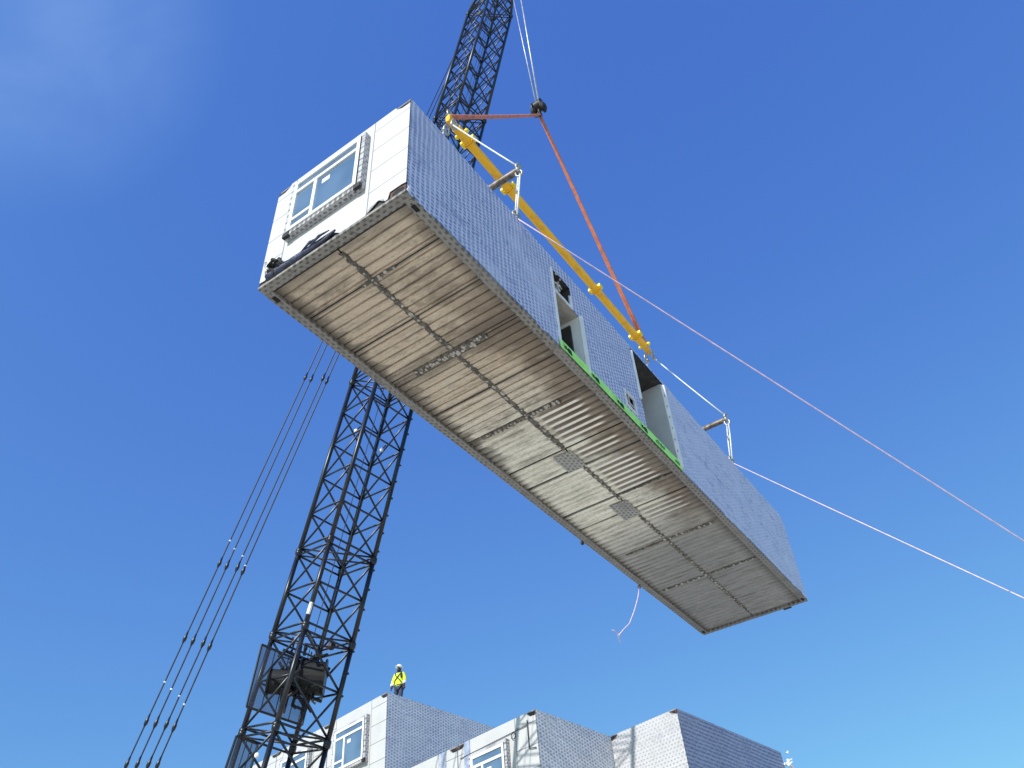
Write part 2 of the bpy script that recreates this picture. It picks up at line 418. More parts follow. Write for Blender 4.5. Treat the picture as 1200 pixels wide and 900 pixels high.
def make_module(name, label, cat, sp, W, L, H, mats, win=None, front='board', side_holes=(), group=None, torn=False, fine=.12, fcol=None):
    """sp: frame whose origin is the near right bottom corner; x runs back, y to the left, z up"""
    r = thing(name, label, cat, sp, group)
    side = lin(0.0, L, fine, [a for h in side_holes for a in h[:2]]); zz = lin(0.0, H, fine, [a for h in side_holes for a in h[2:]])
    bm = B(); grid_sheet(bm, side, zz, lambda u, v, d: (u, -.004 - abs(d) if d else 0, v), side_holes, .022 if torn else .012, 3)
    # left-hand long side and the far end
    obj('side_wrap', bm, mats['side'], r, sp, smooth=True)
    bm = B(); grid_sheet(bm, lin(0, L, .5), lin(0, H, .5), lambda u, v, d: (u, W + .004 + abs(d), v), (), .012, 8); obj('side_wrap', bm, mats['side'], r, sp, smooth=True)
    bm = B(); grid_sheet(bm, lin(0, W, .25), lin(0, H, .25), lambda u, v, d: (L + .004 + abs(d), u, v), (), .012, 18); obj('back_wrap', bm, mats['front'], r, sp, smooth=True)
    bm = B(); box(bm, (.012, .012, H - .02), (L - .012, W - .012, H + .012)); obj('roof', bm, m_roof, r, sp)
    # end wall with corner cut-outs
    cw, ch = .36, .17
    if torn:
        bot = [(.0, .25), (.10, .27), (.36, .27), (.40, .10), (.46, .10), (.50, .20), (.62, .25), (.80, .22), (.93, .03), (1.2, .012), (1.45, .03), (1.62, .17), (1.66, .28), (2.0, .29), (2.4, .30), (2.8, .31), (2.98, .36), (3.05, .52), (3.2, .50), (3.28, .22), (3.36, .14), (3.5, .16)]
    else:
        bot = [(0, .0), (W, .0)]
    if front == 'wrapfull':
        poly = [(0, 0), (W, 0), (W, H - ch), (W - .02, H - ch), (W - .2, H - ch * .9), (W - cw * .8, H - .03), (W - cw * .85, H), (cw * .85, H), (cw * .8, H - .03), (.2, H - ch * .9), (.02, H - ch), (0, H - ch)]
    else:
        poly = bot + [(W, H - ch), (W - cw * .55, H - ch * .95), (W - cw * .9, H - ch * .5), (W - cw, H), (cw, H), (cw * .9, H - ch * .5), (cw * .55, H - ch * .95), (0, H - ch)]
    bm = B(); prism(bm, poly, lambda u, v, w_: (-.012 + w_, u, v), .012)
    obj('end_wall', bm, mats['front'], r, sp)
    bm = B(); box(bm, (.17, .02, .0), (.2, W - .02, H - .03)); obj('end_backing', bm, m_steeldk, r, sp)
    for y0 in (.02, W - cw - .0):
        casting(r, sp, y0, y0 + cw - .02, H - ch - .02, H - .008)
    if win: window(r, sp, *win)
    return r

m_wb = dict(side=m_wrap_b, front=endwall_mat(5, .93)); m_wm = dict(side=m_wrap_side, front=m_end)
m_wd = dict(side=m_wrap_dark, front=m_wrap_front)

o1 = (4.74, 5.76, .14, 1.80); o1u = (4.80, 5.50, 1.90, 2.52); o2 = (8.47, 10.03, .14, 2.80); vent = (7.54, 7.96, .42, .82)
mod = make_module('suspended_housing_module', 'long blue-wrapped housing module hanging in the air, its grey ribbed underside showing', 'housing module',
                  MOD, W, L, H, m_wm, win=(.97, 2.90, .87, 2.60, .145), side_holes=(o1, o1u, o2, vent), torn=True, fine=.1)
for z0 in (.0,):
    casting(mod, MOD, .02, .36, .05, .26); casting(mod, MOD, W - .34, W - .02, 0, .15)

# perimeter border (folded wrap) on the underside
bw = .17
bm = B(); box(bm, (-.018, -.0, -.02), (bw, W, .045)); obj('end_border', bm, m_tape_x, mod, MOD)
bm = B(); box(bm, (L - .10, 0, -.02), (L + .02, W, .055)); obj('end_border', bm, m_tape_x, mod, MOD)
for y0, y1 in ((-.012, bw), (W - bw, W + .012)):
    bm = B(); xs = lin(bw + .002, L - .102, .25)
    def prof(x, s): return .006 * noise.noise(Vector((x * 1.3, s, 0)))
    for i in range(len(xs) - 1):
        pass
    rows = [[bm.verts.new((x, y + prof(x, y) * 1.5, z + prof(x, z + 5))) for (y, z) in ((y0, .06), (y0, -.02), (y1, -.02), (y1, .055))] for x in xs]
    for i in range(len(rows) - 1):
        for k in range(3): bm.faces.new((rows[i][k], rows[i + 1][k], rows[i + 1][k + 1], rows[i][k + 1]))
    bm.faces.new(rows[0]); bm.faces.new(rows[-1])
    obj('long_border', bm, m_tape_y, mod, MOD)
for x0, y0 in ((.27, .05), (.27, W - .13), (L - .28, .05), (L - .28, W - .13)):
    bm = B(); box(bm, (x0, y0, -.032), (x0 + .15, y0 + .08, -.024)); obj('lashing_slot', bm, m_dark, mod, MOD)

# corrugated deck, real ribs, split at the cross beams
def deck():
    bm = B(); cuts = [bw, 1.11, 2.30, 3.50, 4.80, 6.08, 7.64, 8.43, 10.03, 10.85, 12.70, 15.20, L - .10]
    rnd = random.Random(3)
    for a, b in zip(cuts[:-1], cuts[1:]):
        for y0, y1 in ((bw, 1.735), (1.765, W - bw)):
            dz = rnd.uniform(-.006, .006)
            x = math.ceil((a + .012) / .2) * .2 - .2; pts = []
            while x < b:
                pr = ((0, .06), (.02, .06), (.03, .035), (.185, .035), (.195, .06)) if x < 6 else ((0, .08), (.03, .08), (.055, .035), (.165, .035), (.19, .08))
                for dx, z in pr:
                    pts.append((x + dx, z))
                x += .2
            pts = [(min(max(px, a + .018), b - .018), pz) for px, pz in pts]
            clean = []
            for p in pts:
                if not clean or p[0] > clean[-1][0] + 1e-4: clean.append(p)
            if len(clean) < 2: continue
            ysn = [y0 + (y1 - y0) * k / 6 for k in range(7)]
            rows = [[bm.verts.new((px, y, pz + dz + .004 * noise.noise(Vector((px * 2, y * 2, 1))))) for y in ysn] for px, pz in clean]
            for i in range(len(rows) - 1):
                for k in range(6): bm.faces.new((rows[i][k], rows[i + 1][k], rows[i + 1][k + 1], rows[i][k + 1]))
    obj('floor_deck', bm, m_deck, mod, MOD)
    bm = B(); box(bm, (bw, bw, .13), (L - .1, W - bw, .16)); obj('subfloor', bm, m_dark, mod, MOD)
deck()
def seam(p0, p1, w, m, th=.02, z=.022, st=.05, jit=.5, blobs=0, seed=0, name='joint_tape'):
    rnd = random.Random(seed); bm = B(); p0 = Vector(p0); p1 = Vector(p1); d = (p1 - p0); Ln = d.length; d.normalize(); q = Vector((-d.y, d.x, 0))
    n = int(Ln / st); rows = []
    for i in range(n + 1):
        c = p0 + d * (Ln * i / n); a = w * .5 * (1 + jit * (rnd.random() - .5) * 1.6); b = w * .5 * (1 + jit * (rnd.random() - .5) * 1.6)
        zz = z - rnd.random() * .02
        rows.append([bm.verts.new(c + q * s + Vector((0, 0, h))) for s, h in ((-a, z + th), (-a * .8, zz), (0, zz - rnd.random() * .012), (b * .8, zz), (b, z + th))])
    for i in range(n):
        for k in range(4): bm.faces.new((rows[i][k], rows[i + 1][k], rows[i + 1][k + 1], rows[i][k + 1]))
    nf = len(bm.faces)
    for i in range(blobs):
        t = (i + .3 + rnd.random() * .4) / blobs; c = p0 + d * Ln * t + q * (rnd.random() - .5) * w * .7
        ball(bm, (c.x, c.y, z - .012), .018 + rnd.random() * .03, 6, (1.3 * rnd.uniform(.7, 1.5), 1, .5))
    bm.faces.ensure_lookup_table()
    for f in bm.faces[nf:]: f.material_index = 1
    o = obj(name, bm, m, mod, MOD); o.data.materials.append(m_white_dab)
m_white_dab = simple('pale_mastic', (.42, .40, .35), .6, var=.5, scale=30)
seam((.3, 1.75, 0), (7.6, 1.75, 0), .11, m_speck, blobs=30, seed=1)
seam((8.5, 1.75, 0), (10.2, 1.75, 0), .09, m_speck, blobs=10, seed=2)
seam((11.2, 1.75, 0), (18.0, 1.75, 0), .085, m_speck, blobs=44, seed=3)
seam((3.5, .95, 0), (3.5, 2.75, 0), .15, m_speck, blobs=24, seed=4)
seam((6.08, .9, 0), (6.08, 2.95, 0), .12, m_speck, blobs=20, seed=5)
seam((12.7, .35, 0), (12.7, 1.7, 0), .09, m_speck, blobs=8, seed=6); seam((12.7, 1.85, 0), (12.7, 3.0, 0), .05, m_speck, blobs=0, seed=16)
seam((15.2, .25, 0), (15.2, 3.15, 0), .09, m_speck, blobs=16, seed=7)
seam((1.11, 1.2, 0), (1.11, 2.0, 0), .08, m_speck, blobs=5, seed=8)
seam((10.03, .4, 0), (10.03, 1.6, 0), .05, m_speck, seed=11)
for x0, x1 in ((7.70, 8.42), (10.30, 11.12)):
    bm = B(); us = lin(x0, x1, .08); vs_ = lin(1.66, 2.14, .06)
    rnd = random.Random(x0)
    vv = [[bm.verts.new((u, v, .018 - rnd.random() * .012)) for v in vs_] for u in us]
    for i in range(len(us) - 1):
        for j in range(len(vs_) - 1): bm.faces.new((vv[i][j], vv[i + 1][j], vv[i + 1][j + 1], vv[i][j + 1]))
    obj('taped_patch', bm, m_patch, mod, MOD)

# green strip below the door openings, with its printed marks
gs = thing('sill_strip', mat=WM[mod], parent=mod)
bm = B(); grid_sheet(bm, lin(4.66, 10.14, .15), [.0, .08, .16, .25], lambda u, v, d: (u, -.035 - abs(d), v), (), .008, 4); obj('green_strip', bm, m_green, gs, MOD, smooth=True)
bm = B()
for xc in (4.93, 6.02, 7.08, 8.17):                    # arrow-like black marks
    pl = [(-.17, .20), (-.12, .11), (-.06, .16), (-.03, .10), (.04, .155), (.06, .09), (.15, .16), (.17, .03), (.02, .045), (-.02, .075), (-.09, .05), (-.13, .075)]
    prism(bm, [(xc + u * .95, v + .01) for u, v in pl], lambda u, v, w_: (u, -.052 + w_, v), .003)
pieces('printed_arrow', bm, m_ink, gs, MOD)
rnd = random.Random(9)
for xc, n in ((8.75, 10), (9.72, 6)):
    bm = B()
    for k in range(n):
        x = xc + k * .045; z0 = .05 + .03 * (k % 2); box(bm, (x, -.052, z0), (x + .022, -.049, z0 + rnd.uniform(.04, .13)))
        if k % 2: box(bm, (x, -.0521, z0 + .05), (x + .05, -.0493, z0 + .068))
    obj('printed_lettering', bm, m_inkg, gs, MOD)

def atrim(bm, x, z0, z1, w=.07, d=.07, s=1):
    prism(bm, [(x, .01), (x, -.008), (x + s * w * .6, -d), (x + s * w, -d), (x + s * w, .01)], lambda u, v, w_: (u, v, z0 + w_), z1 - z0)
# door recesses
def recess(name, h, depth, ceil_m, end_m, extra=None):
    x0, x1, z0, z1 = h; r = thing(name, mat=WM[mod], parent=mod)
    bm = B(); box(bm, (x0 - .02, 0.004, z1), (x1 + .02, depth, z1 + .03)); obj('soffit', bm, ceil_m, r, MOD)
    bm = B(); box(bm, (x1, .004, z0 - .05), (x1 + .03, depth, z1)); obj('jamb', bm, end_m, r, MOD)
    bm = B(); box(bm, (x0 - .03, .004, z0 - .05), (x0, depth, z1)); obj('jamb', bm, end_m, r, MOD)
    bm = B(); box(bm, (x0, .004, z0 - .06), (x1, depth, z0 - .02)); obj('threshold', bm, m_beige, r, MOD)
    bm = B(); box(bm, (x0 - .03, depth, z0 - .05), (x1 + .03, depth + .03, z1 + .03)); obj('back_wall', bm, m_grey_in, r, MOD)
    return r
d1 = recess('door_opening', o1, 1.3, m_beige, m_white)
bm = B(); box(bm, (5.70, .22, .14), (5.755, 1.25, 1.62)); obj('door_leaf', bm, m_door, d1, MOD)
bm = B(); atrim(bm, 5.76, .10, 1.82); obj('edge_trim', bm, m_white, d1, MOD)
bm = B(); atrim(bm, 4.685, .12, 2.5, .055, .04); obj('edge_trim', bm, m_white, d1, MOD)
bm = B(); box(bm, (4.74, -.02, 1.80), (5.50, .01, 1.85)); box(bm, (5.42, -.022, 1.852), (5.5, .012, 2.2)); obj('head_trim', bm, m_white, d1, MOD)
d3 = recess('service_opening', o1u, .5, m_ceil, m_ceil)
bm = B(); rnd = random.Random(5)
for k in range(7):
    a = Vector((4.85 + rnd.random() * .4, -.01 + rnd.random() * .1, 2.05 + rnd.random() * .45)); b = a + Vector((rnd.uniform(-.25, .3), rnd.uniform(-.02, .15), rnd.uniform(-.25, .25)))
    tube(bm, [a, (a + b) / 2 + Vector((.03, 0, .06)), b], rnd.uniform(.02, .05), 6)
obj('crumpled_ducting', bm, m_foil, d3, MOD, smooth=True)
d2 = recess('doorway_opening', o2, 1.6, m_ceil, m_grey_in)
bm = B(); atrim(bm, 10.03, .12, 2.76, .10, .08); obj('edge_trim', bm, m_white, d2, MOD)
bm = B(); atrim(bm, 8.40, 1.2, 2.80, .07, .04); obj('edge_trim', bm, m_white, d2, MOD)
bm = B()
for k in range(6):
    z = .55 + k * .36; box(bm, (10.045, -.052, z), (10.07, -.046, z + .05))
pieces('staple_mark', bm, m_ink, d2, MOD)
bm = B(); box(bm, (8.40, -.03, 2.803), (10.12, .01, 2.86)); obj('head_trim', bm, m_steeldk, d2, MOD)
v = thing('vent_opening', mat=WM[mod], parent=mod)
bm = B(); x0, x1, z0, z1 = vent
for a, b in (((x0 - .05, z0 - .05), (x1 + .05, z0)), ((x0 - .05, z1), (x1 + .05, z1 + .05)), ((x0 - .05, z0), (x0, z1)), ((x1, z0), (x1 + .05, z1))):
    box(bm, (a[0], -.035, a[1]), (b[0], .01, b[1]))
obj('vent_frame', bm, m_white, v, MOD)
bm = B(); box(bm, (x0, .12, z0), (x1, .14, z1)); obj('vent_back', bm, m_dark, v, MOD)
bm = B(); box(bm, (x0, .0, (z0 + z1) / 2 - .03), (x1, .05, (z0 + z1) / 2 + .0)); box(bm, (x0 + .19, .002, z0), (x0 + .22, .048, z1)); obj('vent_bars', bm, m_grey_in, v, MOD)

# torn membrane, roll and crumple at the foot of the end wall
bm = B(); box(bm, (.02, .36, .055), (.05, W - .34, .6)); obj('dark_backing', bm, m_black, mod, MOD)
bm = B(); pts = []; rr = []
for k in range(25):
    t = k / 24; pts.append((-.02, 1.60 + 1.66 * t, .15 - .02 * t + .02 * noise.noise(Vector((k * .35, 0, 0))) + (.07 * max(0, .12 - t) / .12))); rr.append((.02 + .062 * t ** .6) * (1 + .22 * noise.noise(Vector((k * .33, 3, 0)))))
tube(bm, pts, rr, 12, squash=1.0)
for k in range(2): tube(bm, [(-.07, 1.7 + k * .22, .24 - k * .01), (-.11, 1.9 + k * .22, .20), (-.07, 2.2 + k * .2, .14)], [.01, .03, .01], 6)
obj('membrane_roll', bm, m_roll, mod, MOD, smooth=True)
bm = B(); rnd = random.Random(12)
for k in range(22):
    a = Vector((-.03 - rnd.random() * .08, 2.93 + rnd.random() * .33, .12 + rnd.random() * .42)); b = a + Vector((rnd.uniform(-.05, .02), rnd.uniform(-.18, .1), rnd.uniform(-.16, .1)))
    tube(bm, [a, (a + b) / 2 + Vector((-.03, 0, .02)), b], [.02, .05, .015], 5)
obj('crumpled_membrane', bm, m_black, mod, MOD)
bm = B()
for k in range(12):
    a = Vector((-.07, 3.10 + rnd.random() * .22, .05 + rnd.random() * .5)); b = a + Vector((-.03, rnd.uniform(-.15, .02), rnd.uniform(-.12, .1)))
    tube(bm, [a, (a + b) / 2 + Vector((-.03, 0, .02)), b], [.012, .035, .012], 5)
obj('torn_flap', bm, m_torn, mod, MOD)
bm = B(); prism(bm, [(.0, .0), (.05, .17), (.09, .17), (.06, .02)], lambda u, v, w_: (u - .01, -.03 + w_, v), .015); obj('torn_flap', bm, m_torn, mod, MOD)
# small clips under the left edge and the far end
bm = B()
for x in (11.2, 14.35): box(bm, (x, W - .0, -.09), (x + .09, W + .06, -.02))
box(bm, (L + .02, .55, -.03), (L + .10, .80, .02))
pieces('edge_clip', bm, m_steeldk, mod, MOD)

# ------------------------------------------------------------------ buildings below, made of the same modules
BW = 3.42
def bframe(P, x=0, y=0, z=-2.98): return Matrix.Translation(P) @ BR @ Matrix.Translation((x, y, z))
GB = 'stacked modules of the building below'
WINB = (.94, 2.90, .80, 2.47)
b1a = make_module('stacked_housing_module', 'white fronted top module with the worker standing on its roof corner', 'housing module', bframe(P1), BW, 14, 2.98, m_wb, win=WINB, group=GB, fine=.3)
b1b = make_module('stacked_housing_module', 'white fronted top module half hidden behind the crane lattice', 'housing module', bframe(P1, 0, 3.46), BW, 14, 2.98, m_wb, win=WINB, group=GB, fine=.5)
b1c = make_module('stacked_housing_module', 'leftmost top module behind the left foot of the crane lattice', 'housing module', bframe(P1, 0, 6.92), BW, 14, 2.98, m_wb, win=WINB, group=GB, fine=.5)
b2a = make_module('stacked_housing_module', 'white fronted module with large window in the middle of the lower roofline', 'housing module', bframe(P2), BW, 14, 2.98, m_wb, win=(1.14, 2.78, .72, 2.44), group=GB, fine=.3)
b2b = make_module('stacked_housing_module', 'white fronted module between the worker and the middle module, only its top strip showing', 'housing module', bframe(P2, 0, 3.46), BW, 14, 2.98, m_wb, win=WINB, group=GB, fine=.5)
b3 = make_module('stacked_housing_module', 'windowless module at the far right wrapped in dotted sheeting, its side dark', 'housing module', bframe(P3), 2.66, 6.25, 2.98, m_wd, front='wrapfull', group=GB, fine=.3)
m_fin = simple('blue_grey_fin', (.28, .33, .45), .6)
for r, y0 in ((b2a, 2.86), (b2b, .52)):
    bm = B(); box(bm, (-.035, y0, .0), (-.013, y0 + .26, 2.97)); obj('joint_cover', bm, m_fin, r, WM[r])
bm = B()   # bent bracket and board joints on the middle module
tube(bm, [(-.05, .32, 2.75), (-.05, .33, 1.9), (-.05, .05, 1.85)], .016, 6); tube(bm, [(-.04, .36, 2.6), (-.04, 3.3, 2.52)], .012, 5); ring(bm, (-.06, .92, 2.46), (1, 0, 0), .09, .012)
obj('board_edging', bm, m_steeldk, b2a, WM[b2a])
bm = B(); rnd = random.Random(2)
for k in range(12):
    a = Vector((6.2 + rnd.random() * .25, -.05 - rnd.random() * .1, 2.98 - rnd.random() * .9)); tube(bm, [a, a + Vector((rnd.uniform(.02, .25), -.05, rnd.uniform(-.15, .12)))], [.05, .02], 5)
obj('loose_wrap_end', bm, m_torn, b3, WM[b3])

# lower storeys carrying those modules (below the picture)
lb = thing('apartment_block', 'white lower storeys of the building carrying the stacked modules', 'building', bframe(P1, z=-15.05))
sp = WM[lb]
def lower(name, P, yn, x1, ztop):
    q = bframe(P, z=-P.z); bm = B(); box(bm, (.05, 0, -.2), (x1, yn, ztop - .06)); obj(name, bm, m_end, lb, q)
    for s in range(int(ztop // 2.98)):
        for k in range(int(yn // 3.4)):
            window(lb, q, .95 + 3.46 * k, 2.9 + 3.46 * k, s * 2.98 + .85, s * 2.98 + 2.5, .12)
lower('wall', P1, 10.34, 14, 12.07); lower('wall', P2, 6.88, 14, 9.09); lower('wall', P3, 2.66, 6.25, 9.09)

# ------------------------------------------------------------------ lifting gear (module coordinates)
def mthing(name, label, cat, p, group=None): return thing(name, label, cat, MOD @ Matrix.Translation(Vector(p)), group)
E1 = Vector((3.35, 1.75, 8.66)); E2 = Vector((14.75, 1.75, 8.66)); HK = Vector((8.84, 1.75, 16.55))
sb = mthing('spreader_bar', 'long yellow tubular spreader bar hung from orange slings above the wrapped module', 'spreader bar', E1)
bm = B(); tube(bm, [E1 + Vector((.35, 0, 0)), E1 + Vector((1.0, 0, 0)), E1 + Vector((1.05, 0, 0)), E2 - Vector((.4, 0, 0))], [.125, .125, .13, .13], 24); obj('main_tube', bm, m_yel, sb, MOD, smooth=False)
for x in (4.25, 6.15, 11.05, 13.75):
    bm = B(); tube(bm, [(x - .05, 1.75, 8.66), (x - .02, 1.75, 8.66)], .16, 20); tube(bm, [(x + .02, 1.75, 8.66), (x + .05, 1.75, 8.66)], .16, 20)
    c = obj('flange', bm, m_yel, sb, MOD)
    bm = B()
    for dy, dz in ((-.18, .03), (.18, .03)):
        box(bm, (x - .10, 1.75 + dy - .045, 8.66 + dz - .06), (x + .10, 1.75 + dy + .045, 8.66 + dz + .06))
    bmesh.ops.bevel(bm, geom=bm.edges[:], offset=.02, segments=2); pieces('lug', bm, m_yel2, c, MOD)
for e, s in ((E1, 1), (E2, -1)):
    bm = B(); box(bm, (e.x - .02 if s > 0 else e.x - .4, 1.68, 8.53), (e.x + .4 if s > 0 else e.x + .02, 1.82, 8.82))
    bmesh.ops.bevel(bm, geom=bm.edges[:], offset=.03, segments=2); cap = obj('end_plate', bm, m_yel, sb, MOD)
    for dx in ((.6,) if s > 0 else (.35, .9)):
        bm = B()
        for dy in (-.16, .16): ball(bm, (e.x + s * dx, 1.75 + dy, 8.66 + .03), .07, 10)
        pieces('side_lug', bm, m_yel2, sb, MOD, smooth=True)
    bm = B()
    for dy in (-.13, .13): ring(bm, e + Vector((s * .1, dy, -.30)), (0, 1, .2), .11, .03, oval=1.4)
    ring(bm, e + Vector((s * .08, 0, .34)), (0, 1, 0), .11, .03, oval=1.3)
    pieces('end_shackle', bm, m_shackle, sb, MOD, smooth=True)

def strap(name, label, pts, r, m, group=None, cat='sling', n=8, strands=1, spread=.1):
    t = mthing(name, label, cat, pts[0], group) if strands > 1 else None
    out = []
    for k in range(strands):
        o = (k - (strands - 1) / 2) * spread; bm = B()
        q = []
        for i, p in enumerate(pts):
            f = (len(pts) - 1 - i) / (len(pts) - 1) * .6 + .4
            q.append(Vector(p) + Vector((0, o * f, 0)))
        tube(bm, q, r, n); out.append(obj('strand' if t else name, bm, m, t, MOD, smooth=True, mw=None if t else MOD @ Matrix.Translation(Vector(pts[0]))) if t else obj_at(name, bm, m, pts[0]))
    return t or tag(out[0], label, cat, group)
def obj_at(name, bm, m, p, sp=MOD):
    mw = sp @ Matrix.Translation(Vector(p))
    bmesh.ops.transform(bm, matrix=Matrix.Translation(-Vector(p)), verts=bm.verts)
    bmesh.ops.recalc_face_normals(bm, faces=bm.faces)
    me = bpy.data.meshes.new(name); bm.to_mesh(me); bm.free()
    for pl in me.polygons: pl.use_smooth = True
    me.materials.append(m); o = bpy.data.objects.new(name, me); col.objects.link(o); o.matrix_world = mw; WM[o] = mw
    return o
def sagline(a, b, n, sag):
    a = Vector(a); b = Vector(b); return [a.lerp(b, i / n) - Vector((0, 0, sag * 4 * (i / n) * (1 - i / n))) for i in range(n + 1)]
strap('orange_sling', 'orange sling running level from the upper end of the yellow bar to the hook', sagline(E1 + Vector((.05, 0, .16)), HK + Vector((0, 0, -.1)), 8, .05), .046, m_sling, 'orange slings of the spreader bar', strands=2, spread=.08)
strap('orange_sling', 'orange sling sloping down from the hook to the lower end of the yellow bar', sagline(E2 + Vector((-.3, 0, .2)), HK + Vector((0, 0, -.1)), 8, .05), .046, m_sling, 'orange slings of the spreader bar', strands=2, spread=.08)

# hook block
hb = mthing('hook_block', 'black crane hook block where both orange slings meet', 'hook block', HK)
for dy in (-.17, .17):
    bm = B(); n = 16
    prism(bm, [(HK.x + .26 * math.cos(2 * math.pi * k / n), HK.z + .42 + .38 * math.sin(2 * math.pi * k / n)) for k in range(n)], lambda u, v, w_: (u, HK.y + dy + w_ - .02, v), .04); obj('cheek_plate', bm, m_steeldk, hb, MOD)
bm = B(); tube(bm, [HK + Vector((0, -.11, .52)), HK + Vector((0, .11, .52))], .22, 18); obj('sheave', bm, m_steeldk, hb, MOD)
for dy in (-.25, .25):
    bm = B(); ball(bm, HK + Vector((.0, dy * .8, .30)), .20, 10, (1.0, .6, 1.25)); obj('weight', bm, m_black, hb, MOD, smooth=True)
bm = B(); tube(bm, [HK + Vector((0, 0, .3)), HK + Vector((0, 0, .12)), HK + Vector((.11, 0, .02)), HK + Vector((.1, 0, -.13)), HK + Vector((-.02, 0, -.19)), HK + Vector((-.13, 0, -.1))], [.07, .07, .06, .055, .05, .02], 8); obj('hook', bm, m_steeldk, hb, MOD, smooth=True)

# cross tubes and wire slings
T = [(3.67, 4.95, 3.50, 2.99), (15.28, 4.95, 14.82, 2.99)]
names = (('near', 'in front of the yellow bar, left'), ('far', 'right end of the module'))
for i, (tx, tz, ax, az) in enumerate(T):
    e = (E1, E2)[i]; wh = ('at the upper left in front of the yellow bar', 'at the right above the far end of the module')[i]
    bm = B(); tube(bm, [(tx, -.06, tz), (tx, W + .06, tz)], .085, 16)
    tb = mthing('cross_tube', 'dark steel cross tube ' + wh, 'spreader tube', (tx, W / 2, tz), 'short cross tubes above the module'); obj('tube', bm, m_tubes, tb, MOD)
    for k, y in enumerate((-.06, W + .06)):
        bm = B(); ring(bm, (tx, y, tz + .10), (0, 1, .3), .09, .028, oval=1.2); ring(bm, (tx, y, tz - .12), (1, .3, 0), .08, .026, oval=1.4); ball(bm, (tx, y, tz), .10, 10, (1, .5, 1))
        obj('shackle', bm, m_shackle, tb, MOD, smooth=True)
        nm = ('visible right hand', 'hidden left hand')[k]
        lab = (('thin pale wire sling from the upper tip of the yellow bar to the cross tube', 'pale sling at the upper tip of the yellow bar dropping behind the module'),
               ('pale wire sling from the lower tip of the yellow bar to the right cross tube', 'pale sling from the lower tip of the yellow bar hidden by the module'))[i][k]
        p = [e + Vector((0, (-.13, .13)[k], -.42)), Vector((tx, y, tz + .16))]
        t = mthing('wire_sling', lab, 'sling', p[0], 'wire slings of the lifting rig')
        bm = B(); tube(bm, sagline(p[0], p[1], 4, .02), .022, 8); obj('wire', bm, m_rope, t, MOD, smooth=True)
        bm = B(); ball(bm, p[0], .07, 8); ball(bm, p[1], .06, 8); pieces('ferrule', bm, m_shackle, t, MOD, smooth=True)
        lab = (('short pale double sling dropping from the upper cross tube to the module roof edge', 'short sling on the left roof edge behind the module near end'),
               ('short pale double sling dropping from the right cross tube to the module roof edge', 'short sling on the left roof edge behind the module far end'))[i][k]
        t = mthing('drop_sling', lab, 'sling', (tx, y, tz), 'drop slings at the roof edge')
        y2 = (.02, W - .02)[k]; a = Vector((tx, y, tz - .2)); b = Vector((ax, y2, az + .12)); md = a.lerp(b, .4) + Vector((.0, 0, 0))
        bm = B()
        for o in (-.035, .035): tube(bm, [a + Vector((o * .4, o, 0)), md + Vector((o, o * 1.6, 0)), b + Vector((o * .4, o, 0))], .022, 6)
        pieces('strand', bm, m_rope, t, MOD, smooth=True)
        bm = B(); tube(bm, [md + Vector((0, 0, .06)), md - Vector((0, 0, .06))], .055, 8); obj('coupling', bm, m_shackle, t, MOD)
        bm = B(); ring(bm, b, (.2, 1, 0), .10, .03, oval=1.2); tube(bm, [b - Vector((.0, 0, .06)), Vector((ax, y2, az - .05))], .05, 6); obj('eye_hook', bm, m_shackle, t, MOD, smooth=True)

# ropes
def rope(name, label, cat, a, b, sag, r, m, group=None, n=30):
    a = Vector(a); b = Vector(b); bm = B(); pts = sagline(a, b, n, sag); tube(bm, pts, r, 6)
    return tag(obj_at(name, bm, m, pts[0], I4), label, cat, group)
A1 = MOD @ Vector((3.50, -.02, 2.95)); A2 = MOD @ Vector((14.82, -.02, 2.95))
def beyond(a, q, z):
    a = Vector(a); q = Vector(q); t = (z - a.z) / (q.z - a.z); return a + (q - a) * t
q1 = Vector((10.69, 16.06, 10.90)); q2 = Vector((10.56, 16.91, 10.02))
rope('tag_line', 'upper of the two long pink tag lines crossing the sky on the right', 'rope', A1, beyond(A1, q1, 1.2), .03, .016, m_rope_pink, 'tag lines held from the ground')
rope('tag_line', 'lower pink tag line leaving the roof edge near the far end of the module', 'rope', A2, beyond(A2, q2, 1.2), .03, .013, m_rope_pink, 'tag lines held from the ground')
bm = B(); P = [(14.39, 3.5, -.03), (14.1, 3.5, -.55), (13.75, 3.5, -1.05), (13.3, 3.5, -1.6), (12.85, 3.5, -1.95), (12.55, 3.5, -2.2)]
tube(bm, P, .014, 6); tube(bm, [P[-1], (12.50, 3.5, -2.30), (12.58, 3.5, -2.40)], .012, 5); tube(bm, [P[-1], (12.35, 3.5, -2.14), (12.25, 3.52, -2.16)], .012, 5); ball(bm, P[-1], .04, 6)
tag(obj_at('rope_tail', bm, m_rope_pink, P[0]), 'short pink rope end dangling with a knot below the underside', 'rope')

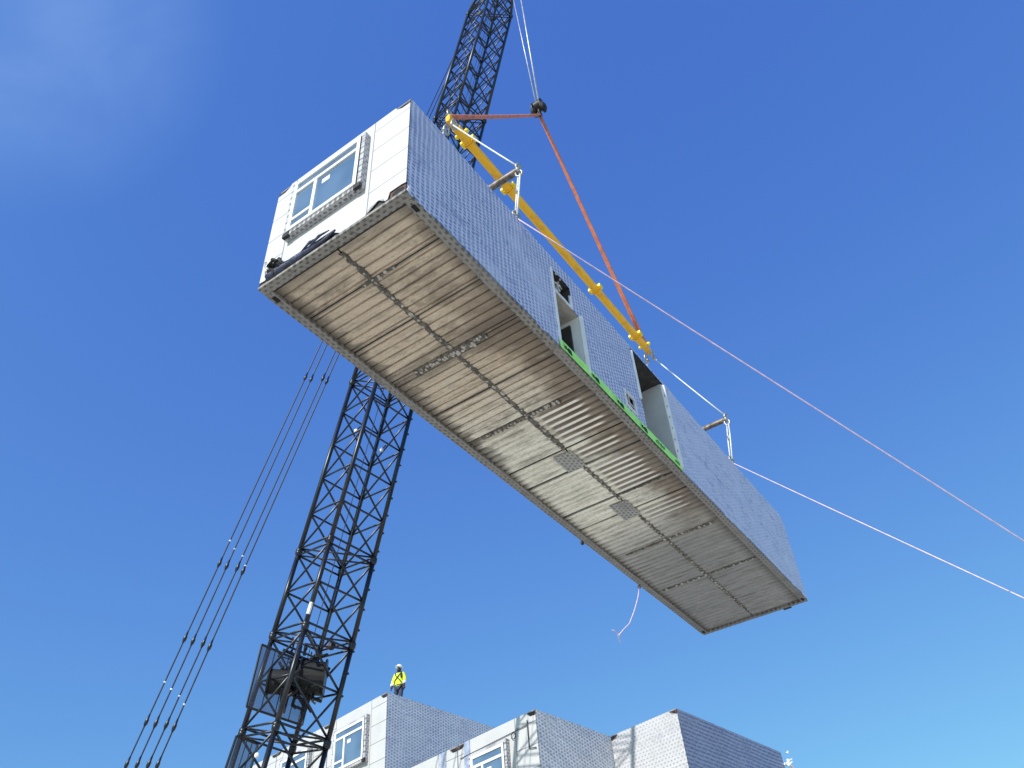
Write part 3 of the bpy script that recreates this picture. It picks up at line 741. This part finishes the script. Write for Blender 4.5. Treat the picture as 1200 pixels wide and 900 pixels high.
# ------------------------------------------------------------------ crane
P0 = Vector((-5.72354, 19.13798, 11.63813))
hx = Vector((-.7406112, .6327584, .2260792)); dd = Vector((.2103402, -.1012283, .9723733)); ux = Vector((.638163, .7677041, -.0581237))
def bp(a, t, b): return P0 + hx * a + dd * t + ux * b
HA, HB = .74134, .71108
TIPT, TAP = 37.0, 30.7
def sc(t):
    if t > TAP: return 1 - .62 * (t - TAP) / (TIPT - TAP)
    if t < -8.5: return max(.55, 1 + .18 * (t + 8.5))
    return 1.0
BASE_T = -10.6
crane = thing('lattice_boom_crane', 'tall black lattice boom crane rising behind the hanging module, winch near its foot', 'crane', Matrix.Translation(bp(0, BASE_T, 0)))
corner = [(1, -1), (-1, -1), (1, 1), (-1, 1)]
bay = 1.163
joints = [2.61, .285, -2.07, 14.2, 22.4, 30.7]
def section(t0, t1, nb):
    s = thing('boom_section', mat=WM[crane], parent=crane)
    for a, b in corner:
        bm = B(); tube(bm, [bp(a * HA * sc(t0), t0, b * HB * sc(t0)), bp(a * HA * sc(t1), t1, b * HB * sc(t1))], .062, 10); obj('chord', bm, m_crane, s, I4, smooth=True)
    bm = B()
    for i in range(nb + 1):
        t = t0 + (t1 - t0) * i / nb
        if i in (0, nb): t += .10 if i == 0 else -.10
        k = sc(t); cs = [bp(a * HA * k, t, b * HB * k) for a, b in ((1, -1), (-1, -1), (-1, 1), (1, 1))]
        for j in range(4): tube(bm, [cs[j], cs[(j + 1) % 4]], .028, 6)
        if i in (0, nb): tube(bm, [cs[0], cs[2]], .024, 6)
        if i < nb:
            tn = t0 + (t1 - t0) * (i + 1) / nb; kn = sc(tn)
            if i + 1 == nb: tn -= .1
            cn = [bp(a * HA * kn, tn, b * HB * kn) for a, b in ((1, -1), (-1, -1), (-1, 1), (1, 1))]
            for j in range(4):
                j2 = (j + 1) % 4
                tube(bm, *(([cs[0], cn[1]],) if j == 0 else ([cn[0], cs[3]],) if j == 3 else ([cn[j], cs[j2]],)), .030, 6)
    obj('lacing', bm, m_crane, s, I4, smooth=True)
    bm = B()
    for a, b in corner:
        for t in (t0 + .03, t1 - .03):
            k = sc(t); ball(bm, bp(a * HA * k, t, b * HB * k), .10, 8)
    pieces('connector_pin', bm, m_crane, s, I4, smooth=True)
edges = [(BASE_T + .3, -8.5, 2), (-8.5, -5.4, 3), (-5.4, -2.07, 3), (-2.07, .285, 2), (.285, 2.61, 2), (2.61, 8.43, 5), (8.43, 14.2, 5), (14.2, 22.35, 7), (22.35, 30.7, 7), (30.7, TIPT, 6)]
for a, b, n in edges: section(a, b, n)
# tip sheaves
bm = B(); tc = bp(0, TIPT, 0)
for o in (-.18, 0, .18): tube(bm, [tc + hx * o - hx * .04 + Vector((.35, -.1, .0)), tc + hx * o + hx * .04 + Vector((.35, -.1, 0))], .36, 20)
box_ = None
pieces('tip_sheave', bm, m_steeldk, crane, I4)
# winch drums and screens
for nm, a, t, b, R, Ln in (('winch_drum', -.12, -.60, .22, .47, .56), ('winch_drum', .25, -.86, -.44, .34, .42)):
    c = bp(a, t, b); ax = Vector((.97, .22, -.08)).normalized()
    bm = B(); tube(bm, [c - ax * Ln / 2, c + ax * Ln / 2], R * .85, 24); d0 = obj(nm, bm, m_black, crane, I4)
    bm = B()
    for s in (-1, 1): tube(bm, [c + ax * s * Ln / 2, c + ax * s * (Ln / 2 + .04)], R, 24)
    for k in range(5): ring(bm, c + ax * (k - 2) * .08, ax, R * .8, .018, n=24)
    obj('drum_flange', bm, m_steeldk, d0, I4)
bm = B()
for (a, t, b), (a2, t2, b2), r in (((-.72, -.9, .1), (.72, -.9, .1), .05), ((-.72, -.15, .1), (.72, -.15, .1), .04), ((.0, -1.0, -.7), (.0, -1.0, .7), .045), ((.0, -.2, -.7), (.0, -.2, .7), .04), ((0, -.9, .1), (0, -.15, .1), .05), ((.2, -1.5, -.1), (.1, .1, -.2), .035), ((-.1, -1.6, .2), (.0, .2, .2), .03), ((-.58, -1.3, -.3), (.3, -.3, .3), .03), ((.6, -.3, -.4), (.1, -1.2, .3), .04)):
    tube(bm, [bp(a, t, b), bp(a2, t2, b2)], r, 8)
rnd = random.Random(31)
for k in range(26):
    a0 = Vector((rnd.uniform(-.4, .45), rnd.uniform(-1.15, .0), rnd.uniform(-.65, .5))); a1 = a0 + Vector((rnd.uniform(-.3, .3), rnd.uniform(-.4, .4), rnd.uniform(-.3, .3))); a2 = a1 + Vector((rnd.uniform(-.3, .3), rnd.uniform(-.3, .3), rnd.uniform(-.2, .2)))
    tube(bm, [bp(*a0), bp(*a1), bp(*a2)], rnd.uniform(.015, .05), 6)
for a, t, b, r in ((.1, -.45, 0, .16), (.25, -.6, .2, .14), (-.05, -.75, .1, .12), (.6, -.5, .0, .12), (-.65, .12, .2, .1)):
    ball(bm, bp(a, t, b), r, 8, (1, .8, 1.2))
obj('winch_mount', bm, m_steeldk, crane, I4)
bm = B(); ball(bm, bp(-.21, .215, .36), .05, 8); obj('red_marker', bm, simple('red_marker', (.5, .03, .03), .5), crane, I4, smooth=True)
for quad in (((.55, -.085, -1.02), (-.10, -.325, .26), (-.12, -1.70, .29), (.51, -1.565, -.93)), ((.48, -2.235, -.96), (.26, -2.305, -.49), (.21, -3.9, -.49), (.49, -3.9, -.99))):
    s = thing('mesh_screen', mat=WM[crane], parent=crane)
    cs = [bp(*q) for q in quad]
    bm = B(); vs_ = [bm.verts.new(p) for p in cs]; f = bm.faces.new(vs_)
    r_ = bmesh.ops.extrude_face_region(bm, geom=[f]); bmesh.ops.translate(bm, verts=[g for g in r_['geom'] if isinstance(g, bmesh.types.BMVert)], vec=hx * .006)
    obj('mesh_sheet', bm, m_screen, s, I4)
    bm = B()
    for i in range(4): tube(bm, [cs[i], cs[(i + 1) % 4]], .028, 6)
    for k in range(1, 4): tube(bm, [cs[0].lerp(cs[1], k / 4), cs[3].lerp(cs[2], k / 4)], .012, 5)
    obj('screen_frame', bm, m_steeldk, s, I4)
for a, t, b in ((.21, 6.575, -.39), (-.21, 6.175, .37)):
    l = thing('boom_lamp', mat=WM[crane], parent=crane)
    bm = B(); ball(bm, bp(a, t, b), .06, 10, (1, 1, 1.25)); obj('lamp_head', bm, m_lamp, l, I4, smooth=True)
    bm = B(); tube(bm, [bp(a, t, b), bp(a, t + .22, b + .1)], .02, 6); obj('lamp_bracket', bm, m_steeldk, l, I4)
bm = B(); tube(bm, [bp(-.78, .55, -.75), bp(-.78, .85, -.75)], .05, 6); ball(bm, bp(-.46, -2.695, -.81), .06, 8)
pieces('white_marker', bm, m_lamp, crane, I4)
bm = B()
for k in range(26):
    t = -1 + k * .55; tube(bm, [bp(-.741, t, HB), bp(-.79, t + .06, HB + .08)], .03, 5)
pieces('chord_clip', bm, m_crane, crane, I4)
for a, b, t1 in ((.35, .2, 36), (.1, .35, 36)):
    bm = B(); tube(bm, [bp(a, -.4, b), bp(a * .3, t1, b * .3)], .012, 5); obj('winch_rope', bm, m_rope_dk, crane, I4)
# pendant lines
tip = Vector((2.076, 15.301, 47.67))
ends = [((-11.07, 21.8, 10.37), (-6.51, 19.55, 23.68)), ((-10.70, 21.62, 10.24), (-6.28, 19.43, 23.38)), ((-10.31, 21.43, 10.14), (-5.90, 19.25, 22.79)), ((-9.99, 21.27, 10.05), (-5.74, 19.17, 22.55))]
for k, (a, b) in enumerate(ends):
    a = Vector(a); b = Vector(b); off = hx * (.45, .15, -.15, -.45)[k]
    d = b - a; lo = a + d * ((3.2 - a.z) / d.z); hi = a + d * ((47.0 - a.z) / d.z)
    shift = Vector((0, 0, 0))
    pl = thing('pendant_line', mat=WM[crane], parent=crane)
    bm = B(); tube(bm, [lo, a, b, hi], .022, 6); obj('pendant_rope', bm, m_rope_dk, pl, I4, smooth=True)
    for z in (22.15 - .25 * k, 15.70 - .22 * k, 13.55 - .20 * k, 11.40 - .15 * k, 10.38 - .10 * k):
        c = a + d * ((z - a.z) / d.z); u_ = d.normalized()
        bm = B(); tube(bm, [c - u_ * .14, c - u_ * .08, c - u_ * .05, c + u_ * .05, c + u_ * .08, c + u_ * .22], [.02, .035, .05, .05, .035, .02], 8); obj('pendant_socket', bm, m_crane, pl, I4, smooth=True)
    bm = B()
    for z in (16.4 - .4 * k, 12.4 - .3 * k): ball(bm, a + d * ((z - a.z) / d.z), .032, 6)
    pieces('pendant_tag', bm, m_lamp, pl, I4)
# crane carrier below the picture: tracks, house and gantry
cb = bp(0, BASE_T, 0); sp = Matrix.Translation((cb.x, cb.y, 0)) @ Matrix.Rotation(math.atan2(.1046728, -.2116636), 4, 'Z')
bm = B(); box(bm, (-.3, -1.5, 1.2), (7.2, 1.5, 3.1)); bmesh.ops.bevel(bm, geom=bm.edges[:], offset=.08, segments=2); obj('machine_house', bm, m_crane, crane, sp)
for s in (-1, 1):
    bm = B(); pl = []
    for k in range(24):
        t = 2 * math.pi * k / 24; pl.append((3 + (3.2 if math.cos(t) > 0 else -3.2) + .5 * math.cos(t), .55 + .5 * math.sin(t)))
    prism(bm, pl, lambda u, v, w_: (u, s * 2.2 - .4 + w_, v), .8); obj('crawler_track', bm, m_steeldk, crane, sp)
bm = B()
lo4 = [Vector(a) + (Vector(b) - Vector(a)) * ((3.2 - a[2]) / (b[2] - a[2])) for a, b in ends]
tube(bm, [lo4[0] + (lo4[0] - lo4[3]) * .3, lo4[3] - (lo4[0] - lo4[3]) * .3], .12, 10); obj('gantry_bar', bm, m_steeldk, crane, I4)

# hoist ropes
h0 = MOD @ (HK + Vector((0, 0, .6)))
tp = Vector((tip.x + .1, tip.y, 47.0))
hr = thing('hoist_rope', 'two silver hoist ropes rising from the black hook block to the boom tip', 'rope', Matrix.Translation(h0))
for k, (o, r) in enumerate(((Vector((-.13, .05, 0)), .022), (Vector((.06, -.05, 0)), .034))):
    bm = B(); tube(bm, [h0 + o * .5, tp + o * 2.4], r, 6); obj('rope_fall', bm, m_hoist, hr, I4, smooth=True)

# ------------------------------------------------------------------ worker on the roof
def skin(name, verts, edges_, radii, mat, parent, sub=2, root=0):
    me = bpy.data.meshes.new(name); me.from_pydata(verts, edges_, []); me.materials.append(mat)
    o = bpy.data.objects.new(name, me); col.objects.link(o); o.parent = parent
    sk = o.modifiers.new('skin', 'SKIN'); sk.use_smooth_shade = True
    for i, r in enumerate(radii):
        rr = r if isinstance(r, tuple) else (r, r); me.skin_vertices[0].data[i].radius = rr; me.skin_vertices[0].data[i].use_root = (i == root)
    s = o.modifiers.new('sub', 'SUBSURF'); s.levels = sub; s.render_levels = sub
    return o
class Sk:
    def __init__(s): s.v = []; s.e = []; s.r = []
    def add(s, p, r, par=None):
        s.v.append(p); s.r.append(r)
        if par is not None: s.e.append((par, len(s.v) - 1))
        return len(s.v) - 1
def worker():
    feet = Vector((-5.565, 30.97, 15.065))
    m = Matrix.Translation(feet) @ Matrix.Rotation(rad(-18), 4, 'Z')     # faces -y locally, towards the camera
    r = thing('person', 'worker in yellow hi-vis jacket, white helmet and dark trousers standing on the roof', 'person', m)
    m_skin = simple('dark_skin', (.16, .085, .05), .6, var=.1); m_hv = simple('hi_vis_yellow', (.72, .86, .05), .7, var=.12, scale=9); m_den = simple('dark_trousers', (.03, .042, .08), .8, scale=20)
    m_hel = simple('white_helmet', (.85, .85, .85), .25, var=.03); m_glv = simple('dark_glove', (.02, .02, .025), .7); m_bt = simple('work_boot', (.03, .022, .018), .6); m_ref = simple('reflective_band', (.80, .80, .76), .3, var=.05)
    S = Sk()
    pel = S.add((0, 0, .94), (.14, .11)); wa = S.add((0, -.005, 1.06), (.125, .10), pel); ch = S.add((0, -.01, 1.28), (.16, .115), wa); up = S.add((0, .0, 1.41), (.13, .10), ch)
    nk = S.add((0, -.005, 1.50), .055, up); h0_ = S.add((0, -.02, 1.57), (.07, .08), nk); h1 = S.add((.0, -.025, 1.66), (.078, .092), h0_); S.add((0, -.02, 1.73), (.05, .06), h1)
    wr = {}
    for s, el, wrp in ((1, (.265, -.04, 1.16), (.285, -.13, .94)), (-1, (-.27, .0, 1.16), (-.25, -.13, .95))):
        sh = S.add((s * .17, 0, 1.42), .062, up); e = S.add(el, .045, sh); w_ = S.add(wrp, .030, e); pm = S.add((wrp[0] + .0, wrp[1] - .03, wrp[2] - .08), (.036, .02), w_)
        wr[s] = wrp
        for k, (ox, ln) in enumerate(((-.027, .065), (-.009, .075), (.009, .072), (.027, .058))):
            b0 = S.add((wrp[0] + ox * .9, wrp[1] - .035, wrp[2] - .12), .009, pm); b1 = S.add((wrp[0] + ox, wrp[1] - .05, wrp[2] - .12 - ln * .5), .009, b0); S.add((wrp[0] + ox, wrp[1] - .04, wrp[2] - .12 - ln), .008, b1)
        t0 = S.add((wrp[0] - s * .035, wrp[1] - .045, wrp[2] - .07), .011, pm); S.add((wrp[0] - s * .045, wrp[1] - .07, wrp[2] - .11), .009, t0)
    for s, fx, fy in ((1, .13, -.06), (-1, -.20, .05)):
        hp = S.add((s * .085, 0, .88), .085, pel); kn = S.add((fx * .9, fy - .03, .50), .062, hp); an = S.add((fx, fy + .02, .10), .042, kn); S.add((fx * 1.1, fy - .13, .04), (.042, .03), an)
    skin('body', S.v, S.e, S.r, m_skin, r)
    J = Sk(); a = J.add((0, 0, .88), (.20, .165)); b = J.add((0, -.01, 1.06), (.195, .165), a); c = J.add((0, -.01, 1.28), (.215, .17), b); d = J.add((0, 0, 1.42), (.15, .12), c); J.add((0, 0, 1.48), .075, d)
    for s, el in ((1, (.265, -.04, 1.16)), (-1, (-.27, 0, 1.16))):
        sh = J.add((s * .17, 0, 1.42), .085, d); e = J.add(el, .08, sh); J.add(wr[s], .06, e)
    skin('hi_vis_jacket', J.v, J.e, J.r, m_hv, r)
    T_ = Sk(); a = T_.add((0, 0, .93), (.16, .13))
    for s, fx, fy in ((1, .13, -.06), (-1, -.20, .05)):
        hp = T_.add((s * .09, 0, .86), .105, a); kn = T_.add((fx * .9, fy - .03, .50), .08, hp); T_.add((fx, fy + .02, .10), .068, kn)
    skin('trousers', T_.v, T_.e, T_.r, m_den, r)
    for s, fx, fy in ((1, .13, -.06), (-1, -.20, .05)):
        q = Sk(); a = q.add((fx, fy + .03, .14), .062); b = q.add((fx, fy + .03, .055), (.06, .055), a); q.add((fx * 1.12, fy - .14, .045), (.052, .04), b); skin('boot', q.v, q.e, q.r, m_bt, r)
        w_ = wr[s]; q = Sk(); a = q.add((w_[0], w_[1], w_[2] + .01), .045); b = q.add((w_[0], w_[1] - .03, w_[2] - .08), (.045, .03), a)
        for ox, ln in ((-.027, .065), (-.009, .075), (.009, .072), (.027, .058)):
            f0 = q.add((w_[0] + ox, w_[1] - .037, w_[2] - .12), .0125, b); q.add((w_[0] + ox, w_[1] - .045, w_[2] - .125 - ln), .011, f0)
        q.add((w_[0] - s * .045, w_[1] - .07, w_[2] - .115), .012, b)
        skin('glove', q.v, q.e, q.r, m_glv, r)
    bm = B(); ball(bm, (0, -.015, 1.70), .135, 20, (.95, 1.12, 1.0))
    bmesh.ops.bisect_plane(bm, geom=bm.verts[:] + bm.edges[:] + bm.faces[:], plane_co=(0, 0, 1.69), plane_no=(0, .0, 1), clear_inner=True)
    tube(bm, [(0, -.02, 1.685), (0, -.02, 1.70)], .150, 24); box(bm, (-.07, -.23, 1.688), (.07, -.12, 1.698)); tube(bm, [(0, -.13, 1.76), (0, -.05, 1.83), (0, .05, 1.83), (0, .12, 1.76)], .012, 6)
    obj('helmet', bm, m_hel, r, m, smooth=True)
    bm = B()
    for s in (-1, 1): ball(bm, (s * .032, -.105, 1.665), .012, 8)
    pieces('eye', bm, m_glv, r, m, smooth=True)
    bm = B(); tube(bm, [(0, -.105, 1.655), (0, -.13, 1.625)], [.008, .016], 6); obj('nose', bm, m_skin, r, m, smooth=True)
    bm = B(); tube(bm, [(-.03, -.098, 1.59), (0, -.108, 1.588), (.03, -.098, 1.59)], .007, 6); obj('mouth', bm, simple('lips', (.2, .08, .06), .5), r, m, smooth=True)
    bm = B()
    for s in (-1, 1): ball(bm, (s * .085, -.015, 1.64), .022, 8, (.4, .8, 1.3))
    pieces('ear', bm, m_skin, r, m, smooth=True)
    bm = B(); tube(bm, [(0, -.06, 1.53), (0, -.07, 1.58), (0, -.02, 1.60)], [.075, .07, .075], 10); obj('neck_gaiter', bm, m_glv, r, m, smooth=True)
    bm = B()    # harness straps
    for s in (-1, 1):
        tube(bm, [(s * .12, -.06, 1.48), (s * .10, -.175, 1.36), (s * .02, -.19, 1.26), (-s * .12, -.18, 1.10), (-s * .16, -.08, 1.02)], .018, 6)
        tube(bm, [(s * .12, -.06, 1.48), (s * .11, .06, 1.47), (s * .06, .14, 1.30), (0, .15, 1.15)], .018, 6)
    tube(bm, [(.17 * math.cos(k / 16 * 2 * math.pi), -.0 + .14 * math.sin(k / 16 * 2 * math.pi), .97) for k in range(17)], .018, 6)
    tube(bm, [(.12, -.06, 1.48), (.15, -.13, 1.36), (.16, -.14, 1.22)], .04, 6)
    obj('safety_harness', bm, m_glv, r, m, smooth=True)
    bm = B()
    for s, el in ((1, (.265, -.04, 1.16)), (-1, (-.27, 0, 1.16))):
        e = Vector(el); w_ = Vector(wr[s]); a = e.lerp(w_, .55); b = e.lerp(w_, .95); tube(bm, [a, b], [.082, .072], 10)
    pieces('reflective_cuff', bm, m_ref, r, m, smooth=True)
worker()

# ------------------------------------------------------------------ camera
p, rl = .7704981849, -.1030343992
fwd = Vector((0, math.cos(p), math.sin(p))); right = Vector((1, 0, 0)); up = right.cross(fwd)
R = math.cos(rl) * right + math.sin(rl) * up; U = -math.sin(rl) * right + math.cos(rl) * up
cam = bpy.data.cameras.new('camera'); co = bpy.data.objects.new('camera', cam); col.objects.link(co)
cm = Matrix((R, U, -fwd)).transposed().to_4x4(); cm.translation = (0, 0, 1.6); co.matrix_world = cm
cam.sensor_fit = 'HORIZONTAL'; cam.sensor_width = 36; cam.lens = F_PX / 1200 * 36; cam.clip_end = 5000; cam.clip_start = .1
scene.camera = co

# ------------------------------------------------------------------ light
AZ, EL = -123.5, 34.0     # direction towards the sun
sd = Vector((math.cos(rad(EL)) * math.cos(rad(AZ)), math.cos(rad(EL)) * math.sin(rad(AZ)), math.sin(rad(EL))))
sun = bpy.data.lights.new('sun', 'SUN'); sun.energy = 3.5; sun.angle = rad(.53); sun.color = (1, .955, .88)
so = bpy.data.objects.new('sun', sun); col.objects.link(so); so.rotation_euler = sd.to_track_quat('Z', 'Y').to_euler(); so.location = (0, -20, 60)
w = bpy.data.worlds.new('World'); scene.world = w; w.use_nodes = True; nt = w.node_tree
bg = nt.nodes['Background']; sky = nt.nodes.new('ShaderNodeTexSky'); sky.sky_type = 'NISHITA'; sky.sun_disc = False
sky.sun_elevation = rad(EL); sky.sun_rotation = rad(90 - AZ)
sky.altitude = 0; sky.air_density = 1.0; sky.dust_density = .4; sky.ozone_density = 3.0
hs = nt.nodes.new('ShaderNodeHueSaturation'); hs.inputs['Saturation'].default_value = 1.0; SKR, SKG, SKB = .66, 1.07, 2.74
sx = nt.nodes.new('ShaderNodeSeparateColor'); nt.links.new(sky.outputs[0], sx.inputs[0]); cx = nt.nodes.new('ShaderNodeCombineColor')
for i, (g, k) in enumerate(((.9, SKR), (.86, SKG), (.36, SKB))): nt.links.new((Nd(nt, sx.outputs[i])._m('POWER', g) * k).s, cx.inputs[i])
nt.links.new(cx.outputs[0], hs.inputs['Color'])
# faint high cirrus in one part of the sky
tc = nt.nodes.new('ShaderNodeTexCoord')
def vdot(v):
    n = nt.nodes.new('ShaderNodeVectorMath'); n.operation = 'DOT_PRODUCT'; nt.links.new(tc.outputs['Generated'], n.inputs[0]); n.inputs[1].default_value = v; return Nd(nt, n.outputs['Value'])
cd = (R * (0 - 600) / F_PX + U * (450 + 10) / F_PX + fwd).normalized()
ns = nt.nodes.new('ShaderNodeTexNoise'); ns.inputs['Scale'].default_value = 6; ns.inputs['Detail'].default_value = 9; ns.inputs['Distortion'].default_value = .6
nt.links.new(tc.outputs['Generated'], ns.inputs['Vector'])
cl = vdot(cd).step(.975, 1.0) * (Nd(nt, ns.outputs[0]).step(.25, .75) * .6 + .4)
mx = nt.nodes.new('ShaderNodeMix'); mx.data_type = 'RGBA'; nt.links.new((cl * .11).s, mx.inputs[0]); nt.links.new(hs.outputs[0], mx.inputs[6]); mx.inputs[7].default_value = (5.0, 7.2, 9.5, 1)
nt.links.new(mx.outputs[2], bg.inputs[0]); bg.inputs[1].default_value = .12

vs = scene.view_settings; vs.view_transform = 'Standard'; vs.look = 'None'; vs.exposure = 0.54; vs.gamma = 1.0; vs.use_curve_mapping = False
scene.render.engine = 'CYCLES'
scene.cycles.max_bounces = 6; scene.cycles.transparent_max_bounces = 8
